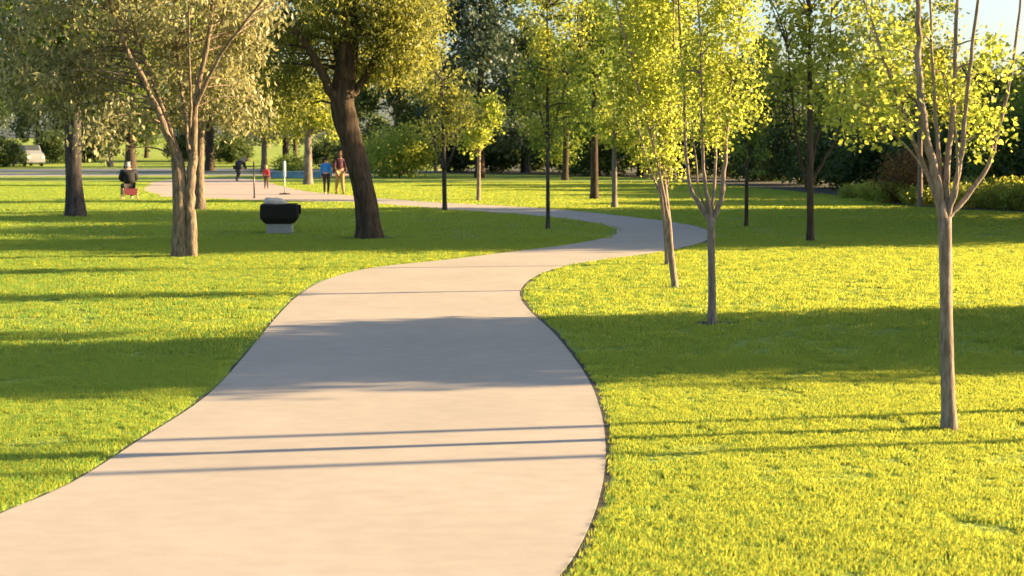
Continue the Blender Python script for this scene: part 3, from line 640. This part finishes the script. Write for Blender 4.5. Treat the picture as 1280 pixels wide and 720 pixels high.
# ------------------------------------------------------------------ objects on the lawn and plaza
M['black'] = plain('black_iron', (.004, .0045, .005), .8); M['plinth'] = plain('grey_plinth', (.30, .31, .34), .8, scale=20); M['pale_cloth'] = plain('pale_cloth', (.62, .58, .54), .9)
bx, by = G(350, 291); t = empty('fire_grill', (bx, by, 0), .12); tag(t, 'squat black iron grill on a grey concrete base standing alone on the lawn', 'grill')
bm = bmesh.new()
prev = None
def rrect(hw, hd, z, r=.1, k=4):
    out = []
    for cx, cy, a0 in ((hw-r, hd-r, 0), (-hw+r, hd-r, 90), (-hw+r, -hd+r, 180), (hw-r, -hd+r, 270)):
        for i in range(k+1):
            a1 = R(a0+90*i/k); out.append((cx+r*math.cos(a1), cy+r*math.sin(a1), z))
    return out
def loft(name, rings, mat, parent, smooth=False):
    V, F = [], []; n = len(rings[0])
    for r_ in rings: V += r_
    for i in range(len(rings)-1):
        for s in range(n): F.append((i*n+s, i*n+(s+1) % n, (i+1)*n+(s+1) % n, (i+1)*n+s))
    F.append(tuple(range(n))[::-1]); F.append(tuple((len(rings)-1)*n+s for s in range(n)))
    return mesh_obj(name, V, F, mat, parent, smooth)
bm.free()
loft('base', [rrect(.29, .24, -.02, .03), rrect(.29, .24, .03, .03), rrect(.275, .225, .04, .03), rrect(.265, .22, .23, .03)], M['plinth'], t)
bw = loft('bowl', [rrect(.29, .25, .205, .05), rrect(.33, .28, .235, .07), rrect(.40, .33, .32, .06), rrect(.405, .335, .37, .06), rrect(.40, .33, .58, .06), rrect(.37, .31, .62, .06), rrect(.34, .28, .62, .05), rrect(.33, .27, .58, .05)], M['black'], t)
bm2 = bmesh.new(); box_bm(bm2, (.425, 0, .50), (.05, .3, .2)); bm_obj('side_plate', bm2, M['black'], bw, bevel=.012)
bm2 = bmesh.new()
for i in range(9): box_bm(bm2, (-.3+i*.075, 0, .612), (.02, .5, .012))
bm_obj('grate', bm2, M['black'], t)
# pale cloth bundle on top
rng = np.random.default_rng(5)
bm = bmesh.new(); bmesh.ops.create_icosphere(bm, subdivisions=3, radius=1)
for v in bm.verts:
    c = v.co; f = 1+.12*math.sin(5*c.x+2*c.y)+.09*math.sin(9*c.y+4*c.z)+.05*math.sin(14*c.x*c.z+3)
    v.co = Vector((c.x*.25*f, c.y*.16*f, max(-.02, c.z*.11*f*(1+.5*c.x*-1))))
o = bm_obj('cloth_bundle', bm, M['pale_cloth'], None, True); o.location = (bx-.06, by, .635); tag(o, 'crumpled pale cloth bundle lying on the black grill', 'cloth')

px_, py_ = G(318, 248); t = empty('sign_post', (px_, py_, 0)); tag(t, 'thin dark metal post with a short side arm at the edge of the plaza', 'post')
lathe('pole', [(.07, 0), (.07, .03), (.03, .04), (.028, 1.28), (.035, 1.29), (.02, 1.34)], M['lamp_paint'], t, 12)
bm = bmesh.new(); box_bm(bm, (-.2, 0, 1.16), (.4, .03, .035)); box_bm(bm, (-.4, 0, 1.10), (.03, .03, .12)); bm_obj('arm', bm, M['lamp_paint'], t, bevel=.006)
px_, py_ = G(356, 243.5); t = empty('post', (px_, py_, 0)); tag(t, 'pale upright post on a dark round foot at the edge of the plaza', 'post')
M['pale_paint'] = plain('pale_paint', (.55, .62, .62), .5)
lathe('foot', [(.24, 0), (.24, .03), (.2, .06), (.05, .075)], M['black'], t); lathe('pole', [(.022, .07), (.022, .72)], M['pale_paint'], t, 10)
lathe('sleeve', [(.03, .7), (.055, .72), (.055, 1.3), (.02, 1.34)], M['pale_paint'], t, 12)

M['blue_wall'] = plain('blue_render', (.20, .36, .45), .7, scale=3, var=.25)
t = empty('low_wall', ((369-640)*92/FPX, 92, 0), R(4)); tag(t, 'low pale blue wall beyond the plaza behind the pale post', 'wall')
bm = bmesh.new(); box_bm(bm, (0, 0, .17), (3.4, .25, .36)); bm_obj('wall_body', bm, M['blue_wall'], t, bevel=.01)
bm = bmesh.new(); box_bm(bm, (0, 0, .39), (3.5, .34, .07)); bm_obj('coping', bm, plain('coping', (.5, .55, .55), .7), t, bevel=.012)

# van, far left beyond the road
M['van_white'] = plain('van_paint', (.24, .25, .26), .35, var=.04); M['glass_dark'] = plain('van_glass', (.05, .06, .06), .12)
M['tyre'] = plain('tyre', (.02, .02, .02), .85); M['rim'] = plain('rim', (.4, .4, .4), .35, .7); M['van_grey'] = plain('van_cladding', (.16, .14, .15), .6); M['red_lens'] = plain('red_lens', (.45, .02, .015), .25)
vx = (37-640)*140/FPX
t = empty('van', (vx, 140, terr(vx, 140)), R(-52)); tag(t, 'pale grey van parked beyond the far road, half hidden by a dark bush', 'van')
prof = [(-2.2, .35), (-2.25, 1.1), (-2.15, 1.75), (-2.0, 2.05), (1.0, 2.05), (1.45, 1.5), (2.15, 1.2), (2.3, .9), (2.3, .35)]
V, F = [], []; n = len(prof)
for s in (-1, 1): V += [(x, s*(.93 if z < 1.2 else .86), z) for x, z in prof]
F = [tuple(range(n)), tuple(range(n, 2*n))[::-1]]+[(i, n+i, n+(i+1) % n, (i+1) % n) for i in range(n)]
bm = bmesh.new(); vv = [bm.verts.new(v) for v in V]; [bm.faces.new([vv[i] for i in f]) for f in F]; bmesh.ops.recalc_face_normals(bm, faces=bm.faces)
bm_obj('body', bm, M['van_white'], t, bevel=.05)
for s in (-1, 1):
    for (x0, x1) in ((-1.9, -.9), (-.8, .15), (.25, 1.05)):
        bm = bmesh.new(); box_bm(bm, ((x0+x1)/2, s*.885, 1.55), (x1-x0, .05, .42)); bm_obj('window', bm, M['glass_dark'], t, bevel=.015)
    bm = bmesh.new(); box_bm(bm, (0, s*.935, .62), (3.9, .04, .36)); bm_obj('side_cladding', bm, M['van_grey'], t, bevel=.01)
    bm = bmesh.new(); box_bm(bm, (-2.25, s*.76, .95), (.05, .14, .4)); bm_obj('tail_light', bm, M['red_lens'], t, bevel=.01)
    bm = bmesh.new(); box_bm(bm, (2.3, s*.7, .85), (.06, .3, .18)); bm_obj('headlight', bm, M['lamp_glass'], t, bevel=.01)
    for x in (-1.45, 1.45):
        wl = lathe('wheel', [(.2, -.11), (.33, -.11), (.35, -.07), (.35, .07), (.33, .11), (.2, .11)], M['tyre'], t); wl.rotation_euler = (math.pi/2, 0, 0); wl.location = (x, s*.84, .35)
        lathe('rim', [(.05, -.125), (.2, -.12), (.2, .12), (.05, .125)], M['rim'], wl)
bm = bmesh.new(); box_bm(bm, (-2.235, 0, 1.5), (.05, 1.3, .45)); bm_obj('rear_window', bm, M['glass_dark'], t, bevel=.015)
bm = bmesh.new(); box_bm(bm, (1.25, 0, 1.8), (.05, 1.45, .62), Matrix.Rotation(R(-39), 4, 'Y')); bm_obj('windscreen', bm, M['glass_dark'], t, bevel=.015)
bm = bmesh.new(); box_bm(bm, (-2.28, 0, .48), (.12, 1.7, .2)); bm_obj('bumper', bm, M['van_grey'], t, bevel=.03)

# ------------------------------------------------------------------ people
M['skin'] = plain('skin', (.50, .30, .21), .55, var=.05); M['skin_dark'] = plain('skin_tan', (.36, .20, .13), .55, var=.05)
def skin_mesh(name, J, E, mat, parent, root, sub=1):
    keys = list(J); me = bpy.data.meshes.new(name); me.from_pydata([J[k][:3] for k in keys], [(keys.index(a), keys.index(b)) for a, b in E], [])
    o = bpy.data.objects.new(name, me); COL.objects.link(o); md = o.modifiers.new('s', 'SKIN'); md.use_smooth_shade = True
    for i, k in enumerate(keys):
        sv = me.skin_vertices[0].data[i]; r_ = J[k][3]; sv.radius = r_ if isinstance(r_, tuple) else (r_, r_); sv.use_root = (k == root)
    sb = o.modifiers.new('u', 'SUBSURF'); sb.levels = sub; sb.render_levels = sub
    dg = bpy.context.evaluated_depsgraph_get(); m2 = bpy.data.meshes.new_from_object(o.evaluated_get(dg)); m2.name = name
    o.modifiers.clear(); o.data = m2; m2.materials.clear(); m2.materials.append(mat); o.parent = parent
    m2.polygons.foreach_set('use_smooth', [True]*len(m2.polygons))
    return o
def person(loc, rz, label, sc, cols, pose, hair='short', bulk=1):
    """pose: joint overrides in metres for a 1.75 m figure facing -Y; cols: top, trousers, shoes, hair, skin"""
    t = empty('person', (*loc, 0), rz, sc); tag(t, label, 'person')
    J = {'pel': (0, 0, .95), 'ches': (0, 0, 1.25), 'neck': (0, 0, 1.47), 'nk2': (0, -.01, 1.54), 'head': (0, -.02, 1.64), 'crown': (0, -.015, 1.72)}
    for s, q in ((-1, 'R'), (1, 'L')):
        J.update({'sh'+q: (s*.18, 0, 1.41), 'el'+q: (s*.24, .03, 1.13), 'wr'+q: (s*.25, -.05, .88), 'hip'+q: (s*.1, 0, .90), 'kn'+q: (s*.11, -.02, .50), 'an'+q: (s*.12, .02, .09), 'to'+q: (s*.13, -.15, .04)})
    J.update(pose)
    rad = {'pel': (.15, .11), 'ches': (.155, .11), 'neck': (.075, .07), 'nk2': .055, 'head': (.078, .09), 'crown': (.06, .07)}
    for q in 'RL': rad.update({'sh'+q: .055, 'el'+q: .042, 'wr'+q: .028, 'hip'+q: .088, 'kn'+q: .058, 'an'+q: .04, 'to'+q: .032})
    A = {k: (*J[k], rad[k]) for k in J}
    E = [('pel', 'ches'), ('ches', 'neck'), ('neck', 'nk2'), ('nk2', 'head'), ('head', 'crown')]
    hd = Vector(J['head']); fw = Vector((0, -1, 0))
    A['nose'] = (*(hd+Vector((0, -.105, -.005))), .014); E.append(('head', 'nose'))
    for s, q in ((-1, 'R'), (1, 'L')):
        E += [('neck', 'sh'+q), ('sh'+q, 'el'+q), ('el'+q, 'wr'+q), ('pel', 'hip'+q), ('hip'+q, 'kn'+q), ('kn'+q, 'an'+q), ('an'+q, 'to'+q)]
        w0 = Vector(J['wr'+q]); d = (w0-Vector(J['el'+q])).normalized(); side = d.cross(Vector((s, 0, .1))).normalized(); pal = w0+d*.07
        A['pal'+q] = (*pal, (.034, .016)); E.append(('wr'+q, 'pal'+q))
        inn = Vector((-s, 0, 0))
        for i in range(4):
            f1 = pal+d*(.045)+side*(.021*(i-1.5)); f2 = f1+d*(.04-.005*abs(i-1.4))+inn*.012
            A[f'f{i}{q}'] = (*f1, .009); A[f'g{i}{q}'] = (*f2, .0075); E += [('pal'+q, f'f{i}{q}'), (f'f{i}{q}', f'g{i}{q}')]
        th = w0+d*.035-side*.042; A['th'+q] = (*th, .010); A['tj'+q] = (*(th+d*.035), .009); E += [('wr'+q, 'th'+q), ('th'+q, 'tj'+q)]
        A['ear'+q] = (*(hd+Vector((s*.088, .01, 0))), .014); E.append(('head', 'ear'+q))
    skin_mesh('body', A, E, cols['skin'], t, 'pel')
    def B(ks, grow, ed, name, mat, root):
        Z = {}
        for k in ks:
            r_ = rad[k]; r_ = r_ if isinstance(r_, tuple) else (r_, r_); g = grow.get(k, grow['*'])*(bulk if name == 'jacket' else 1); Z[k] = (*J[k], (r_[0]+g, r_[1]+g))
        return skin_mesh(name, Z, ed, mat, t, root)
    lo = 'pel'
    B(['pel', 'ches', 'neck', 'shR', 'shL', 'elR', 'elL', 'wrR', 'wrL'], {'*': .022, 'wrR': .016, 'wrL': .016, 'neck': .012, 'pel': .04}, [('pel', 'ches'), ('ches', 'neck'), ('neck', 'shR'), ('shR', 'elR'), ('elR', 'wrR'), ('neck', 'shL'), ('shL', 'elL'), ('elL', 'wrL')], 'jacket', cols['top'], 'pel')
    B(['pel', 'hipR', 'hipL', 'knR', 'knL', 'anR', 'anL'], {'*': .02, 'pel': .012}, [('pel', 'hipR'), ('hipR', 'knR'), ('knR', 'anR'), ('pel', 'hipL'), ('hipL', 'knL'), ('knL', 'anL')], 'trousers', cols['trousers'], 'pel')
    for q in 'RL':
        an, to = Vector(J['an'+q]), Vector(J['to'+q]); bk = an-(to-an)*.3
        skin_mesh('shoe', {'a': (an.x, an.y, to.z+.02, .048), 'b': (*to, (.045, .036)), 'c': (bk.x, bk.y, to.z+.01, .042)}, [('c', 'a'), ('a', 'b')], cols['shoes'], t, 'a')
    cr = Vector(J['crown'])
    Hh = {'a': (*(hd+Vector((0, .045, -.02))), (.083, .07)), 'b': (*(hd.lerp(cr, .55)+Vector((0, .022, .01))), (.092, .095)), 'c': (*(cr+Vector((0, .01, .01))), (.06, .065))}
    ed = [('a', 'b'), ('b', 'c')]
    if hair == 'long': Hh['d'] = (*(hd+Vector((0, .08, -.16))), (.08, .035)); ed.append(('a', 'd'))
    skin_mesh('hair', Hh, ed, cols['hair'], t, 'b')
    for s in (-1, 1):
        bm = bmesh.new(); bmesh.ops.create_uvsphere(bm, u_segments=8, v_segments=6, radius=.011); o = bm_obj('eye', bm, M['black'], t, True); o.location = hd+Vector((s*.03, -.088, .015))
    bm = bmesh.new(); box_bm(bm, hd+Vector((0, -.088, -.045)), (.04, .012, .008)); bm_obj('mouth', bm, plain('lips', (.35, .12, .10), .5), t, bevel=.003)
    return t
def C(n, c): return plain(n, c, .85, var=.1)
stand = {'anR': (-.12, .12, .10), 'knR': (-.11, .0, .50), 'toR': (-.12, -.04, .04), 'anL': (.12, -.1, .09), 'toL': (.13, -.26, .04), 'knL': (.11, -.1, .5)}
hairD, hairB, hairG = C('hair_dark', (.02, .015, .012)), C('hair_brown', (.10, .05, .025)), C('hair_grey', (.30, .29, .30))
p = G(408, 243); person(p, R(170), 'person in a bright blue jacket and dark trousers walking at the path end', 1.46/1.75,
    dict(top=C('blue_jacket', (.02, .22, .62)), trousers=C('dark_trousers', (.03, .025, .03)), shoes=C('pale_shoes', (.4, .33, .3)), hair=hairD, skin=M['skin']), stand)
p = G(425, 243); person(p, R(200), 'taller person in a dark maroon top and tan trousers walking beside the leaning trunk', 1.68/1.75,
    dict(top=C('maroon_top', (.07, .015, .03)), trousers=C('tan_trousers', (.34, .22, .10)), shoes=C('brown_shoes', (.12, .07, .04)), hair=hairB, skin=M['skin_dark']),
    dict(stand, elL=(.25, .08, 1.14), wrL=(.23, -.08, .92)), 'long')
p = G(333, 236); person(p, R(165), 'small child in a red top standing on the plaza', 1.05/1.75,
    dict(top=C('red_top', (.62, .05, .035)), trousers=C('brown_trousers', (.10, .06, .035)), shoes=C('brown_shoes', (.12, .07, .04)), hair=C('hair_fair', (.5, .3, .16)), skin=M['skin']), {})
bend = {'pel': (0, .12, .84), 'ches': (0, -.08, 1.05), 'neck': (0, -.28, 1.18), 'nk2': (0, -.34, 1.2), 'head': (0, -.43, 1.22), 'crown': (0, -.48, 1.28), 'shR': (-.18, -.24, 1.12), 'shL': (.18, -.24, 1.12),
        'elR': (-.24, -.3, .86), 'elL': (.24, -.28, .86), 'wrR': (-.2, -.42, .66), 'wrL': (.2, -.42, .66), 'hipR': (-.1, .1, .79), 'hipL': (.1, .1, .79), 'knR': (-.13, -.1, .45), 'knL': (.12, -.02, .45),
        'anR': (-.14, .02, .09), 'toR': (-.15, -.15, .04), 'anL': (.12, .22, .1), 'toL': (.12, .06, .04)}
p = G(298, 226); person(p, R(60), 'person in dark navy clothes bending forward at the back of the plaza', 1.0,
    dict(top=C('navy_jacket', (.025, .025, .05)), trousers=C('black_trousers', (.015, .015, .02)), shoes=C('dark_shoes', (.03, .03, .03)), hair=hairG, skin=M['skin']), bend, bulk=2.6)
sit = {'pel': (0, .05, .52), 'ches': (0, 0, .83), 'neck': (0, -.08, 1.05), 'nk2': (0, -.13, 1.11), 'head': (0, -.2, 1.16), 'crown': (0, -.23, 1.235), 'shR': (-.2, -.05, 1.0), 'shL': (.2, -.05, 1.0), 'elR': (-.27, -.1, .74), 'elL': (.27, -.1, .74),
       'wrR': (-.14, -.34, .66), 'wrL': (.14, -.34, .66), 'hipR': (-.1, 0, .5), 'hipL': (.1, 0, .5), 'knR': (-.15, -.45, .52), 'knL': (.16, -.44, .52), 'anR': (-.15, -.42, .09), 'anL': (.17, -.5, .09), 'toR': (-.16, -.6, .04), 'toL': (.18, -.67, .04)}
p = G(162, 249.5); th = R(-155)
person(p, th, 'person in a bulky black jacket sitting with bowed grey head on a red folding stool', 1.0,
    dict(top=C('black_jacket', (.008, .008, .012)), trousers=C('dark_trousers', (.03, .025, .03)), shoes=C('white_shoes', (.6, .55, .5)), hair=hairG, skin=M['skin']), sit, bulk=3)
t = empty('folding_stool', (*p, 0), th); tag(t, 'low folding stool with dark red fabric and pale wooden legs under the seated person', 'stool')
M['red_fabric'] = plain('red_fabric', (.18, .03, .05), .9); M['pale_wood'] = plain('pale_wood', (.55, .38, .24), .7)
bm = bmesh.new(); box_bm(bm, (0, .06, .375), (.5, .44, .04)); box_bm(bm, (0, .27, .27), (.44, .05, .2)); bm_obj('seat', bm, M['red_fabric'], t, bevel=.01)
for s in (-1, 1):
    for (a1, b1) in (((s*.27, -.2, 0), (s*.27, .3, .40)), ((s*.25, .34, 0), (s*.25, -.14, .40))):
        V, F = tube([Vector(a1), Vector(b1)], [.017, .017], 8); mesh_obj('leg', V, F, M['pale_wood'], t, True)
